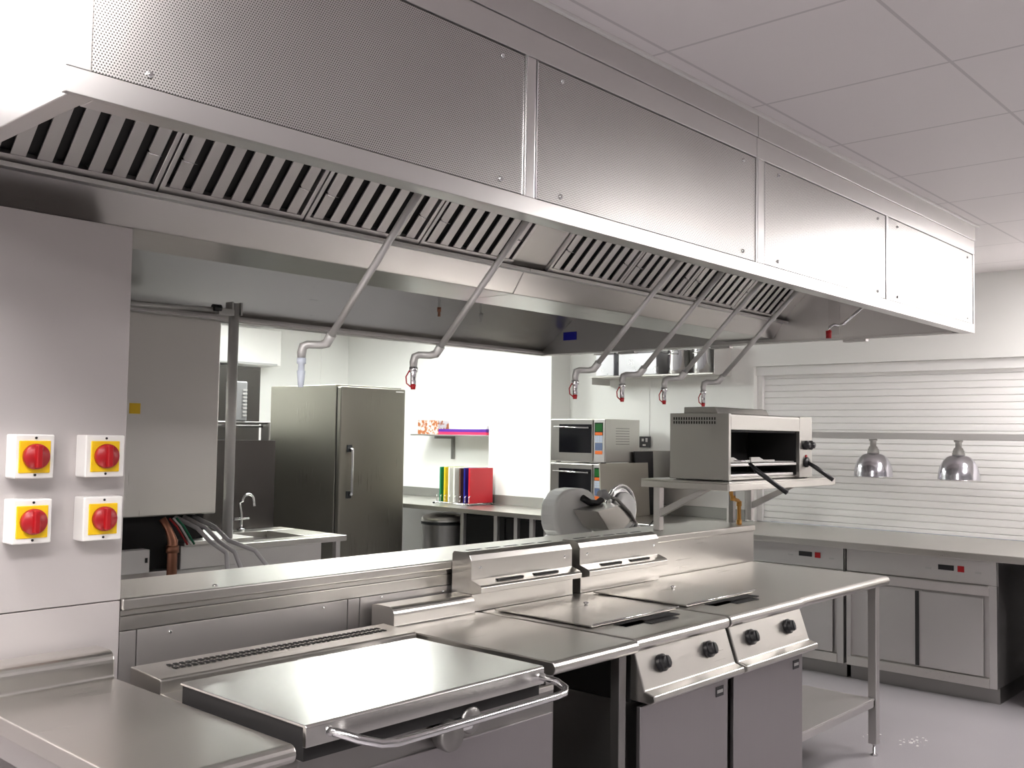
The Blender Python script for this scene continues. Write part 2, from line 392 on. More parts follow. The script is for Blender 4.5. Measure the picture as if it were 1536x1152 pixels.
# ------------------------------------------------------------------ service spine and cladding
YS = 2.78
sp = thing('service_spine', 'long low stainless service spine with flat top behind the cookline', 'cladding', (3.2, 2.95, 0))
box(1.402, 5.15, YS+.012, 3.10, 0, 1.085).build('body', SATIN, sp)
box(1.402, 5.16, YS-.012, 3.125, 1.072, 1.107).build('top', STEEL, sp, .006, 3)
box(1.402, 4.06, YS, YS+.012, 1.056, 1.071).build('rail', STEEL, sp, .001)
box(1.402, 4.06, YS, YS+.012, 1.013, 1.053).build('rail', STEEL, sp, .001)
for a, b in ((1.402, 1.452), (1.456, 2.234), (2.238, 2.288), (2.292, 4.06)): box(a, b, YS, YS+.012, .06, 1.010).build('front_panel', SATIN, sp, .001)
box(4.063, 5.155, YS-.004, YS+.012, .06, 1.074).build('end_panel', STEEL, sp, .004)
for x, z in ((1.56, .99), (2.13, .996), (2.39, 1.002), (2.70, .99)): MB().lathe([(.005, 0), (.005, -.003), (.003, -.005)], (x, YS, z), 'y', 8).build('screw', CHROME, sp)
MB().lathe([(.009, 0), (.009, .004), (.005, .007)], (1.72, YS+.02, 1.107), 'z', 10).build('screw', CHROME, sp)
CLAD = plain('satin_cladding_steel', (.60, .565, .56), .42, .4)
cl = thing('cladding_panel', 'tall plain stainless steel cladding carrying the isolator switches', 'cladding', (.9, 2.95, 0))
box(.35, 1.400, YS, 3.12, 1.104, 2.19).build('upper_panel', CLAD, cl, .002)
box(.35, 1.400, YS+.001, 3.12, 0, 1.101).build('lower_panel', CLAD, cl, .002)
# isolator switches
def isolator(x0, x1, z0, z1, label):
    cx, cz = (x0+x1)/2, (z0+z1)/2; w = (x1-x0)/2; h = (z1-z0)/2; y = YS
    t = thing('isolator_switch', label, 'switch', (cx, y, cz), 'rotary isolator switches')
    box(cx-w, cx+w, y-.062, y, cz-h, cz+h).build('housing', WHITE, t, .004, 3)
    box(cx-.042, cx+.040, y-.066, y-.061, cz-.044, cz+.042).build('face_plate', YEL, t, .002)
    k = MB().lathe([(.034, -.066), (.034, -.078), (.031, -.083), (.0, -.084)], (cx, y, cz), 'y', 32).build('knob', RED, t)
    b = MB().box(cx-.008, cx+.008, y-.098, y-.08, cz-.030, cz+.031); b.build('grip', RED, k, .004, 3)
    for z in (cz-h+.009, cz+h-.009): MB().lathe([(.0035, -.0635), (.0035, -.061)], (cx+.002, y, z), 'y', 8).build('screw', BLACK, t)
isolator(1.066, 1.168, 1.463, 1.580, 'red and yellow isolator switch, upper left of the four')
isolator(1.254, 1.366, 1.463, 1.580, 'red and yellow isolator switch, upper right of the four')
isolator(1.066, 1.168, 1.290, 1.408, 'red and yellow isolator switch, lower left of the four')
isolator(1.254, 1.366, 1.286, 1.408, 'red and yellow isolator switch, lower right of the four')
# ------------------------------------------------------------------ cookline
TZ = .92
def roundtop(x0, x1, y0, y1, z, th=.042, r=.020, lip=None, up=None):
    """top with a bullnose front edge and (optionally) a rounded low upstand at the back"""
    pr = []
    for i in range(9):
        a = PI/2 + PI*i/8
        pr.append((y0+th/2+ (th/2)*math.cos(a), z-th/2+(th/2)*math.sin(a)))
    pr += [(y1, z-th)]
    if up:
        uy, uz = up
        pr += [(y1, uz-.004), (y1-.02, uz)]
        for i in range(7):
            a = PI/2 + PI/2*i/6
            pr.append((uy+.03+.03*math.cos(a), uz-.03+.03*math.sin(a)))
        pr += [(uy, z+.006), (uy-.006, z)]
    else: pr += [(y1, z)]
    return MB().prism(pr, x0, x1)
def legpost(x, y, z, t, m=SATIN, s=.019, name='leg'):
    l = box(x-s, x+s, y-s, y+s, .06, z).build(name, m, t, .003)
    MB().lathe([(.02, .0), (.02, .006), (.008, .012), (.008, .06)], (x, y, 0), 'z', 12).build('foot', CHROME, l)
t = thing('worktop_table', 'steel infill table with rounded upstand at the far left of the cookline', 'table', (1.14, 2.25, 0))
roundtop(.955, 1.318, 1.80, 2.755, TZ, up=(2.635, .992)).build('worktop', STEEL, t, .004, 3)
box(.965, 1.31, 1.86, 2.72, TZ-.10, TZ-.044).build('apron', SATIN, t, .002)
for x in (.99, 1.29):
    for y in (1.88, 2.68): legpost(x, y, TZ-.10, t)
box(.975, 1.30, 1.87, 2.70, .24, .265).build('undershelf', SATIN, t, .003)
# griddle / bratt pan
g = thing('bratt_pan', 'wide stainless bratt pan with closed flat lid and front bar handle', 'cooker', (1.78, 2.25, 0))
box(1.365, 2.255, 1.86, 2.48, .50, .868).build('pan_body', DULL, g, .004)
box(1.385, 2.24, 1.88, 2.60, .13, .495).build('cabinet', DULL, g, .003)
for x in (1.42, 2.20):
    for y in (1.92, 2.54): MB().tube([(x, y, 0), (x, y, .135)], .018, 12).build('leg', SATIN, g)
lid = MB().prism([(1.815, .902), (1.815, .946), (1.82, .951), (2.35, .951), (2.35, .944), (1.828, .944), (1.828, .902)], 1.352, 2.165).build('lid', LID, g, .0015, 2)
box(1.356, 2.160, 1.829, 2.345, .869, .9435).build('lid_gap_shade', DARK, g)  # black block paints the shade in the gap under the lid
box(1.358, 2.245, 1.845, 1.858, .865, .88).build('pan_rim', STEEL, g, .002)
box(1.372, 2.20, 2.352, 2.488, .869, .893).build('deck', STEEL, g, .002)
fb = MB().prism([(2.49, .80), (2.49, .926), (2.496, .930), (2.66, .936), (2.66, .80)], 1.375, 2.30).build('flue_box', STEEL, g, .003)
sl = MB()
for i in range(40):
    x = 1.46+i*.0195
    for j in range(2):
        y = 2.565+j*.032; z = .930+(y+.01-2.496)*.0366
        sl.box(x, x+.011, y, y+.020, z+.0005, z+.0022)
sl.build('flue_slots', DARK, fb)
box(1.818, 1.888, 2.4875, 2.4901, .900, .914).build('plate', WHITE, fb, label='small white plate on the flue box')
hp = [(1.435, 1.818, .925), (1.45, 1.775, .918), (1.49, 1.735, .905)]
MB().tube([(1.415, 1.82, .925), (1.425, 1.80, .925), (1.455, 1.76, .912), (1.50, 1.735, .898), (1.54, 1.727, .893), (1.60, 1.727, .893), (2.11, 1.727, .893), (2.15, 1.730, .893), (2.175, 1.745, .900), (2.175, 1.775, .912), (2.15, 1.82, .925)], .0105, 14).build('bar_handle', CHROME, g)
kb = MB().lathe([(.030, 0), (.030, -.012), (.038, -.014), (.040, -.045), (.036, -.052), (0, -.053)], (1.80, 1.855, .835), 'y', 28).build('tap_knob', DULL, g)
box(1.79, 1.885, 1.815, 1.85, .835, .868).build('tap_block', CHROME, kb, .006)
MB().lathe([(.012, 0), (.034, -.004), (.036, -.024), (.03, -.03), (0, -.031)], (1.885, 1.85, .855), 'y', 24).build('tilt_knob', DULL, g)
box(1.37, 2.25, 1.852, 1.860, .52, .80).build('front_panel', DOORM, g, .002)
box(1.60, 2.2, 1.846, 1.853, .60, .615).build('panel_rib', STEEL, g, .002)
# neutral table
t = thing('worktop_table', 'open steel infill table with rounded upstand between bratt pan and fryer', 'table', (2.55, 2.3, 0))
roundtop(2.325, 2.765, 1.905, 2.755, TZ).build('worktop', STEEL, t, .004, 3)
roundtop(2.325, 2.728, 2.62, 2.755, TZ, up=(2.635, .990)).build('upstand', STEEL, t, .003, 3)
for x in (2.355, 2.735):
    for y in (1.97, 2.70): legpost(x, y, TZ-.04, t, DULL)
box(2.36, 2.73, 1.98, 2.70, .22, .245).build('undershelf', DULL, t, .003)
# fryers
def fryer(x0, label):
    t = thing('deep_fryer', label, 'fryer', (x0+.31, 2.3, 0), 'twin steel fryers')
    x1 = x0+.615
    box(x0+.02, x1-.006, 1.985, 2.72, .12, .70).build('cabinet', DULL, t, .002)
    box(x0+.025, x1-.025, 1.965, 2.70, .70, .88).build('tank_body', DARK, t)
    # hob plate in pieces around the tank opening
    roundtop(x0+.006, x1-.002, 1.925, 2.745, TZ, .046).build('hob_plate', STEEL, t, .003, 2)
    o = MB(); y0 = 2.085
    o.box(x0+.16, x1-.10, y0, y0+.055, TZ+.0003, TZ+.0025); o.box(x0+.16, x0+.30, y0-.0, y0+.030, TZ+.0003, TZ+.0025)
    o.box(x0+.27, x0+.45, y0-.035, y0+.01, TZ+.0003, TZ+.0025)
    o.build('tank_opening', DARK, t)
    ld = box(x0+.045, x1-.03, 2.150, 2.62, TZ+.003, TZ+.009).build('lid', STEEL, t, .002)
    MB().tube([(x0+.05, 2.150, TZ+.010), (x1-.01, 2.150, TZ+.010)], .004, 8).build('lid_rim', CHROME, ld)
    MB().lathe([(.008, 0), (.006, .006), (.011, .010), (.011, .014), (0, .016)], (x0+.36, 2.42, TZ+.009), 'z', 16).build('lid_knob', CHROME, ld)
    # sloped control panel with protruding handle lip
    pn = MB().prism([(1.945, .882), (1.900, .752), (1.862, .742), (1.858, .725), (1.875, .712), (1.96, .715), (1.96, .882)], x0+.01, x1-.005).build('control_panel', STEEL, t, .004, 3)
    for kx in (x0+.14, x0+.45):
        k = MB().lathe([(.030, 0), (.030, -.016), (.024, -.019), (.022, -.034), (0, -.035)], (0, 0, 0), 'y', 24)
        k.box(-.006, .006, -.039, -.03, -.020, .020)
        bmesh.ops.rotate(k.b, verts=k.b.verts, cent=(0,0,0), matrix=Matrix.Rotation(-.33, 3, 'X'))
        bmesh.ops.translate(k.b, verts=k.b.verts, vec=(kx, 1.925, .822))
        k.build('knob', BLACK, pn, .002)
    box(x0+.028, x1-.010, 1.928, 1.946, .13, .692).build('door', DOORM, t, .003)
    bd = box(x1-.10, x1-.045, 1.9255, 1.9285, .635, .672).build('badge', BLACK, t, .001)
    box(x1-.093, x1-.052, 1.9248, 1.9256, .648, .660).build('badge_mark', GALV, bd)
    box(x0+.04, x1-.02, 1.98, 2.0, .03, .12).build('plinth', DULL, t)
    for lx in (x0+.08, x1-.08):
        for ly in (2.05, 2.62): MB().tube([(lx, ly, 0), (lx, ly, .125)], .02, 10).build('leg', SATIN, t)
    # flue riser
    r = MB().prism([(2.765, .9225), (2.765, 1.135), (2.755, 1.145), (2.70, 1.145), (2.672, 1.135), (2.660, 1.115), (2.660, 1.042), (2.614, 1.026), (2.606, 1.018), (2.606, .998), (2.655, .988), (2.655, .9225)], x0-.045 if x0 < 3 else x0, x1-.045 if x0 < 3 else x1-.01)
    r = r.build('flue_riser', STEEL, t, .001, 1)
    rx = x0-.045 if x0 < 3 else x0
    for k in range(5): box(rx+.05+k*.108, rx+.13+k*.108, 2.728, 2.742, 1.1445, 1.1458).build('flue_slot', DARK, r)
    for a in (.14, .36): box(rx+a-.02, rx+a+.13, 2.630, 2.646, 1.0300, 1.0385).build('flue_slot', DARK, r)
    for sx in (rx+.05, rx+.565): MB().lathe([(.007, 0), (.007, -.002), (0, -.004)], (sx, 2.660, 1.085), 'y', 10).build('rivet', CHROME, r)
fryer(2.778, 'steel fryer with lid and two black knobs beside the infill table')
fryer(3.402, 'steel fryer with lid and two black knobs beside the end table')
# end table
t = thing('worktop_table', 'open stainless end table with square legs beneath the salamander grill', 'table', (4.58, 2.4, 0))
roundtop(4.055, 5.10, 1.975, 2.765, TZ-.015, .045).build('worktop', STEEL, t, .010, 3)
for x in (4.10, 5.055):
    for y in (2.045, 2.70): legpost(x, y, TZ-.06, t, SATIN, .022)
m = MB().box(4.09, 5.03, 2.03, 2.72, .285, .292); m.box(4.09, 5.03, 2.03, 2.045, .25, .285); m.box(5.015, 5.03, 2.03, 2.72, .25, .285)
m.build('undershelf', SATIN, t, .002)
# ------------------------------------------------------------------ gantry shelf + salamander
t = thing('gantry_shelf', 'raised steel shelf on posts and braces carrying the salamander grill', 'shelf', (4.9, 2.9, 1.107))
m = MB().box(4.315, 5.52, 2.455, 2.975, 1.372, 1.381); m.box(4.315, 5.52, 2.455, 2.462, 1.338, 1.372); m.box(4.315, 4.322, 2.462, 2.975, 1.338, 1.372); m.box(5.513, 5.52, 2.462, 2.975, 1.338, 1.372)
m.build('shelf_board', STEEL, t, .002)
for x in (4.42, 5.40):
    box(x-.02, x+.02, 2.915, 2.955, 1.1075, 1.372).build('post', SATIN, t, .003)
    MB().prism([(2.925, 1.175), (2.925, 1.215), (2.60, 1.372), (2.55, 1.372)], x-.015, x+.015).build('brace', SATIN, t, .002)
box(5.165, 5.195, 2.915, 2.945, 1.1075, 1.372).build('stay', DULL, t, .002)
SALA = brushed('salamander_stainless', (.46, .45, .425), .38)
s = thing('salamander_grill', 'stainless salamander grill with black levers on the raised shelf', 'grill', (4.85, 2.67, 1.381))
X0, X1, Y0, Y1, Z0, Z1 = 4.385, 5.315, 2.50, 2.845, 1.386, 1.722
m = MB(); m.box(X0, X0+.022, Y0, Y1, Z0, Z1); m.box(X0+.022, X1, Y1-.02, Y1, Z0, Z1); m.box(X1-.155, X1, Y0, Y1-.02, Z0, Z1)
m.prism([(Y0, 1.640), (Y0, Z1-.014), (Y0+.004, Z1-.004), (Y0+.014, Z1), (Y1-.02, Z1), (Y1-.02, 1.640)], X0+.022, X1-.155)
m.box(X0+.022, X1-.155, Y0+.03, Y1-.02, Z0, Z0+.012)
b = m.build('body', SALA, s, .002)
m = MB(); m.box(X0+.024, X1-.157, Y1-.025, Y1-.021, Z0+.014, 1.638); m.box(X0+.0225, X0+.026, Y0+.02, Y1-.03, Z0+.014, 1.638); m.box(X0+.026, X1-.157, Y0+.02, Y1-.03, 1.630, 1.639); m.box(X1-.159, X1-.1555, Y0+.02, Y1-.03, Z0+.014, 1.638)
m.build('lining', DARK, s)
sl = MB()
for i in range(17):
    y = Y1-.022-i*.0150
    for z in (1.688, 1.668): sl.box(X0-.0012, X0+.001, y-.007, y, z, z+.014)
sl.build('side_vents', DARK, b)
MB().prism([(Y0+.11, Z1), (Y0+.13, 1.757), (Y1-.03, 1.757), (Y1-.03, Z1)], 4.47, 5.02).build('flue_box', SALA, s, .004)
for z, d in ((1.455, .012), (1.40, .03)):
    box(X0+.035, X1-.17, Y0+d, Y1-.05, z, z+.014).build('tray', SATIN, s, .003)
for x in (X0+.03, X0+.30): MB().prism([(x, 1.472), (x, 1.50), (x+.09, 1.50), (x+.14, 1.485), (x+.26, 1.485), (x+.26, 1.472)], Y0+.04, Y0+.052, 'y').build('rack_arm', GALV, s, .001)
gr = MB()
for i in range(22): gr.tube([(X0+.05+i*.033, Y0+.02, 1.474), (X0+.05+i*.033, Y1-.06, 1.474)], .0025, 6)
gr.build('grid', GALV, s)
def lever(x, y, z, L):
    MB().tube([(x-.10, y+.02, z+.012), (x-.02, y, z+.010), (x, y-.01, z)], .004, 8).build('lever_rod', CHROME, s)
    MB().tube([(x, y-.01, z), (x+.01, y-.045, z-.035), (x+.028, y-L, z-.70*L)], [.008, .0125, .0115], 12).build('lever_grip', BLACK, s)
lever(4.50, 2.46, 1.474, .20)
MB().lathe([(.030, 0), (.028, -.012), (.012, -.016)], (5.235, 2.50, 1.470), 'y', 16).build('lever_boss', BLACK, s)
MB().tube([(5.235, 2.49, 1.470), (5.26, 2.45, 1.44), (5.28, 2.36, 1.375)], [.009, .0125, .0115], 12).build('lever_grip', BLACK, s)
for x in (5.215, 5.275): MB().lathe([(.026, 0), (.026, -.018), (.018, -.022), (.016, -.034), (0, -.035)], (x, 2.50, 1.565), 'y', 18).build('knob', BLACK, s)
MB().lathe([(.010, 0), (.009, -.006)], (5.235, 2.50, 1.502), 'y', 12).build('pilot_button', RED, s)
for x in (4.43, 5.27):
    for y in (2.53, 2.81): box(x-.015, x+.015, y-.015, y+.015, 1.382, 1.387).build('foot', BLACK, s)
t = thing('gas_pipe', 'yellow brown jointed gas pipe rising from the spine to the salamander', 'pipe', (5.1, 2.8, 1.107))
MB().tube([(5.10, 2.84, 1.108), (5.10, 2.84, 1.225), (5.095, 2.84, 1.238), (5.085, 2.84, 1.243), (5.035, 2.84, 1.255), (5.02, 2.84, 1.265), (5.01, 2.84, 1.285), (5.01, 2.84, 1.345)], .011, 12).build('pipe', BRASS, t)
for p in ((5.10, 2.84, 1.225), (5.03, 2.84, 1.258), (5.10, 2.84, 1.12)): MB().lathe([(.015, -.014), (.015, .014)], p, 'z', 12).build('fitting', BRASS, t)
# ------------------------------------------------------------------ serving counter
t = thing('serving_counter', 'long stainless serving countertop running along the shutter', 'counter', (7.0, 1.5, .92))
box(6.44, 7.478, -1.55, 3.985, .872, .918).build('countertop', STEEL, t, .006, 3)
def cupboard(y0, y1, label, disp_y):
    t = thing('hot_cupboard', label, 'cupboard', (6.9, (y0+y1)/2, 0), 'stainless hot cupboards under the serving counter')
    box(6.53, 7.35, y0, y1, .10, .871).build('body', SATIN, t, .002)
    box(6.565, 7.30, y0+.004, y1-.004, 0, .10).build('plinth', DULL, t)
    cp = box(6.503, 6.53, y0+.002, y1-.002, .722, .869).build('control_panel', SATIN, t, .002)
    box(6.499, 6.503, disp_y, disp_y+.095, .79, .822).build('display', BLACK, cp)
    box(6.498, 6.503, disp_y-.062, disp_y-.022, .786, .824).build('rocker_switch', RED, cp, .002)
    for yy in (disp_y-.16, disp_y+.14): box(6.500, 6.503, yy, yy+.035, .785, .797).build('badge', GALV, cp)
    MB().prism([(6.485, .712), (6.485, .718), (6.53, .722), (6.53, .650), (6.50, .655)], y0+.045, y1-.002, 'y').build('fascia_rail', STEEL, t, .002)
    mid = (y0+y1)/2
    box(6.522, 6.529, mid-.02, y1-.03, .165, .645).build('door', SATIN, t, .002)
    box(6.506, 6.513, y0+.08, mid+.015, .165, .640).build('door', SATIN, t, .002)
    box(6.495, 6.53, y0+.045, y1-.002, .10, .160).build('base_rail', STEEL, t, .003)
    for a, b in ((y0, y0+.045), (y1-.03, y1)): box(6.5, 6.53, a, b, .10, .72).build('stile', SATIN, t, .002)
    box(6.500, 6.508, mid-.005, mid+.018, .17, .64).build('door_pull', DARK, t)
cupboard(1.87, 2.815, 'steel hot cupboard at the right, beside the black gap and cooler', 2.12)
cupboard(2.835, 3.80, 'steel hot cupboard at the left, partly behind the end table', 3.06)
t = thing('bottle_cooler', 'black and steel undercounter cooler with louvred front at the right edge', 'cooler', (6.9, 1.4, 0))
box(6.56, 7.3, .95, 1.70, .03, .855).build('body', BLACK, t, .004)
box(6.535, 6.56, .98, 1.655, .22, .75).build('door', DULL, t, .004)
m = MB()
for i in range(14): m.box(6.528, 6.536, 1.00, 1.63, .25+i*.033, .262+i*.033)
m.build('louvres', GALV, t)
box(6.55, 6.56, 1.645, 1.675, .795, .812).build('badge', WHITE, t)
for x in (6.62, 7.24):
    for y in (1.0, 1.65): box(x-.02, x+.02, y-.02, y+.02, 0, .03).build('foot', BLACK, t)
# heat lamp gantry
t = thing('lamp_gantry', 'slim stainless overshelf on posts above the serving counter', 'shelf', (6.95, 2, .918))
box(6.78, 7.14, -1.4, 3.985, 1.607, 1.652).build('shelf_board', SHELFM, t, .004)
for y in (-1.3, 3.945): box(6.95, 6.985, y, y+.035, .918, 1.607).build('post', SATIN, t, .003)
def heat_lamp(y, label):
    t = thing('heat_lamp', label, 'lamp', (6.9, y, 1.607), 'dome heat lamps over the serving counter')
    MB().lathe([(.028, -.001), (.028, -.012), (.020, -.016), (.020, -.05), (.030, -.056), (.030, -.066), (.036, -.07), (.036, -.085), (.040, -.09), (.040, -.102)], (6.9, y, 1.607), 'z', 28).build('holder', GALV, t)
    pr = [(.040, -.098)]
    for i in range(13):
        a = PI/2*i/12; pr.append((.040+.090*math.sin(a*.98), -.258+.155*math.cos(a)))
    pr += [(.131, -.264), (.125, -.264)]
    for i in range(12, -1, -1):
        a = PI/2*i/12; pr.append((.034+.088*math.sin(a*.98), -.258+.149*math.cos(a)))
    MB().lathe(pr, (6.9, y, 1.607), 'z', 40).build('shade', CHROME2, t)
    MB().lathe([(.0, -.235), (.03, -.23), (.036, -.20), (.02, -.14), (.018, -.105)], (6.9, y, 1.607), 'z', 16).build('bulb', WHITE, t)
CHROME2 = plain('spun_aluminium', (.62, .61, .66), .20, 1)
heat_lamp(2.79, 'chrome dome heat lamp hanging nearer the salamander grill')
heat_lamp(2.215, 'chrome dome heat lamp hanging nearer the right edge')
# ------------------------------------------------------------------ back wall bench
t = thing('rear_bench', 'long stainless bench with upstand along the rear white wall', 'bench', (6.9, 6, 0))
BX = 6.46
m = MB().box(BX, 7.115, 3.99, 8.4, .876, .918); m.box(7.115, 7.395, 3.995, 5.925, .876, .918); m.box(7.115, 7.395, 6.725, 8.4, .876, .918)
m.build('benchtop', DULL2 if False else STEEL, t, .004)
m = MB().box(7.10, 7.117, 5.93, 6.72, .918, 1.01); m.box(7.383, 7.396, 6.73, 8.4, .918, 1.01); m.box(7.383, 7.396, 4.06, 5.92, .918, 1.01)
m.build('upstand', UPST, t, .002)
for y in (4.3, 5.0, 5.62, 5.80, 6.04, 6.46, 7.4, 8.2): box(BX+.04, BX+.08, y-.02, y+.02, 0, .876).build('leg', SATIN, t, .003)
tag(box(7.385, 7.396, 4.06, 5.19, 1.011, 1.478).build('splashback', SATIN, None, .002), 'stainless splashback sheet on the wall right of the microwaves', 'splashback')
t = thing('undercounter_cabinet', 'grey steel cabinet standing under the bench below the microwaves', 'cabinet', (6.9, 5.35, 0))
box(6.60, 7.3, 5.06, 5.56, .06, .86).build('body', DULL, t, .003)
box(6.585, 6.60, 5.07, 5.55, .08, .84).build('door', SATIN, t, .003)
for x in (6.65, 7.25):
    for y in (5.1, 5.52): box(x-.02, x+.02, y-.02, y+.02, 0, .06).build('foot', BLACK, t)
t = thing('under_bench_dark_box', 'added black box with doors, darkening the space under the bench beside the waste bin', 'filler', (6.9, 6.1, 0))  # black box added to darken the space under the bench
box(6.80, 7.09, 5.66, 6.70, .03, .84).build('body', BLACK, t, .004)
for a, b in ((5.67, 6.17), (6.19, 6.69)): box(6.785, 6.80, a, b, .06, .82).build('door', BLACK, t, .003)
for x in (6.85, 7.04):
    for y in (5.72, 6.64): box(x-.02, x+.02, y-.02, y+.02, 0, .03).build('foot', BLACK, t)
# microwaves
BLUEK = plain('grey_blue_keys', (.12, .16, .28), .4)
def microwave(z0, z1, label, lower=False):
    x0, x1, y0, y1 = 6.655, 7.16, 4.955, 5.54
    t = thing('microwave_oven', label, 'microwave', (6.9, 5.25, z0), 'stacked commercial microwave ovens')
    box(x0+.012, x1, y0, y1, z0+.008, z1).build('body', STEELV, t, .004)
    box(x0, x0+.012, y0+.004, y0+.115, z0+.012, z1-.004).build('control_panel', SATIN, t, .002)
    d = box(x0-.006, x0+.012, y0+.125, y1-.004, z0+.012, z1-.004).build('door', STEEL, t, .004)
    box(x0-.008, x0-.0055, y0+.135, y1-.10, z0+.085, z1-.045).build('window', GLASSB, d)
    MB().tube([(x0-.035, y0+.15, z1-.075), (x0-.035, y1-.06, z1-.068)], .006, 10).build('handle', CHROME, d)
    for y in (y0+.16, y1-.08): MB().tube([(x0-.006, y, z1-.072), (x0-.035, y, z1-.072)], .005, 8).build('handle_post', CHROME, d)
    h = z1-z0; ya, yb = y0+.025, y0+.10
    box(x0-.003, x0+.001, ya, yb, z1-.105, z1-.04).build('display', DISP, t)
    box(x0-.003, x0+.001, ya, yb, z1-.135, z1-.112).build('key_strip', ORNG, t)
    box(x0-.003, x0+.001, ya, yb, z1-.195, z1-.142).build('keypad', PALEB, t)
    box(x0-.003, x0+.001, ya, yb, z1-.262, z1-.200).build('keypad', BLUEK, t)
    box(x0-.0022, x0+.001, ya-.006, yb+.006, z1-.138, z1-.030).build('display_surround', BLACK, t)
    m = MB()
    for i in range(1, 3): m.box(x0-.0036, x0-.003, ya, yb, z1-.142-i*.018, z1-.140-i*.018)
    for i in range(1, 3): m.box(x0-.0036, x0-.003, ya+i*.025, ya+i*.025+.002, z1-.195, z1-.142)
    m.build('keypad_lines', GREYP, t)
    box(x0-.003, x0+.001, ya, yb, z1-.295, z1-.268).build('key_strip', ORNG, t)
    v = MB()
    for i in range(9):
        for j in range(7): v.box(x0+.16+i*.022, x0+.170+i*.022, y0-.0012, y0+.001, z0+.16+j*.022, z0+.166+j*.022)
    v.build('side_vents', DARK, t)
    for x in (x0+.05, x1-.05):
        for y in (y0+.05, y1-.05): box(x-.015, x+.015, y-.015, y+.015, z0, z0+.009).build('foot', BLACK, t)
microwave(1.368, 1.740, 'upper steel microwave oven of the two stacked on the bench')
microwave(.919, 1.362, 'lower steel microwave oven of the two stacked on the bench')
# leaning sheets beside the microwaves
m = MB().box(6.50, 7.19, 4.86, 4.872, .919, 1.375); m.rot(-.06, 'X', (6.8, 4.86, .919))
b = m.build('steel_sheet', BEIGE, None, .002)
tag(b, 'beige grey steel panel leaning against the side of the microwaves', 'panel')
m = MB().box(7.05, 7.32, 4.905, 4.925, .919, 1.47); m.rot(-.03, 'X', (7, 4.91, .919))
tag(m.build('black_board', BLACK, None, .002), 'black board standing behind the beige panel beside the microwaves', 'board')
tag(box(7.385, 7.398, 5.00, 5.115, 1.50, 1.60).build('power_socket', DKGREY, None, .002), 'grey metal power socket on the white wall right of the microwaves', 'socket')
sk = bpy.data.objects['power_socket']
m = MB()
m.box(7.380, 7.386, 5.065, 5.085, 1.555, 1.58); m.box(7.380, 7.386, 5.025, 5.045, 1.55, 1.585); m.box(7.380, 7.386, 5.045, 5.075, 1.515, 1.530)
m.build('switch_rocker', WHITE, sk)
FOIL = plain('crinkled_foil_wrap', (.80, .80, .83), .28, .75, bump=.8, bscale=9)
# wall shelf with pots
t = thing('bracket_shelf', 'stainless wall shelf with end brackets above the microwave area', 'shelf', (7.25, 4.85, 2.135))
box(7.10, 7.397, 4.20, 5.46, 2.118, 2.132).build('shelf_board', STEEL, t, .002)
box(7.12, 7.395, 4.195, 4.20, 2.118, 2.36).build('end_plate', SHELFM, t)
box(7.12, 7.395, 5.455, 5.46, 2.06, 2.118).build('bracket', SHELFM, t)
for y, wy, lb in ((5.21, .22, 'foil covered white box at the left end of the wall shelf'), (4.76, .42, 'wide foil covered white box beside the pots on the wall shelf')):
    t = thing('storage_box', lb, 'box', (7.2, y+wy/2, 2.132), 'boxes on the wall shelf')
    box(7.12, 7.34, y, y+wy-.02, 2.133, 2.325).build('body', FOIL, t, .006)
    box(7.114, 7.345, y-.005, y+wy+.005, 2.325, 2.345).build('lid', CHROME, t, .004)
for k, (y, r, lb) in enumerate(((4.60, .105, 'tall steel pot next to the white box on the wall shelf'), (4.36, .10, 'tall steel pot at the right end of the wall shelf'))):
    t = thing('steel_pot', lb, 'pot', (7.24, y, 2.132), 'pots on the wall shelf')
    MB().lathe([(0, .002), (r-.004, .0015), (r, .006), (r, .20), (r+.006, .204), (r+.002, .208), (r-.004, .20), (r-.004, .008), (0, .008)], (7.24, y, 2.132), 'z', 32).build('body', CHROME, t)
    MB().tube([(7.24-r-.001, y-.05, 2.30), (7.24-r-.03, y-.035, 2.30), (7.24-r-.03, y+.035, 2.30), (7.24-r-.001, y+.05, 2.30)], .005, 8).build('handle', CHROME, t)
# ------------------------------------------------------------------ meat slicer on rear bench
t = thing('prep_bench', 'low stainless prep bench hidden behind the service spine', 'bench', (4.6, 3.5, 0))
box(3.4, 5.6, 3.16, 3.86, .88, .918).build('benchtop', STEEL, t, .004)
for x in (3.45, 5.55):
    for y in (3.21, 3.81): legpost(x, y, .88, t)
PWHITE = plain('bright_white_enamel', (.92, .92, .91), .18)
s = thing('meat_slicer', 'white and chrome meat slicer with round blade guard behind the spine', 'slicer', (4.8, 3.5, .918))
m = MB(); pts = []
for i in range(24):
    a = 2*PI*i/24; pts.append((4.60+.20*math.copysign(abs(math.cos(a))**.75, math.cos(a)), 1.14+.15*math.copysign(abs(math.sin(a))**.75, math.sin(a))))
m.prism(pts, 3.62, 3.74, 'y'); m.build('housing', PWHITE, s, .02, 4)
box(4.44, 5.05, 3.45, 3.75, .932, 1.02).build('base', PWHITE, s, .02, 4)
for x in (4.48, 5.01):
    for y in (3.49, 3.71): MB().lathe([(.02, 0), (.016, .016)], (x, y, .918), 'z', 10).build('foot', BLACK, s)
MB().lathe([(0, .01), (.135, .012), (.140, 0), (.140, -.016), (.125, -.022), (.09, -.014), (.03, -.03), (0, -.03)], (4.93, 3.56, 1.15), 'y', 40).build('blade', CHROME, s)
g = []
for i in range(26):
    a = 2*PI*i/25; g.append((4.93+.152*math.cos(a), 3.545, 1.15+.152*math.sin(a)))
MB().tube(g, .009, 8, False).build('blade_guard', CHROME, s)
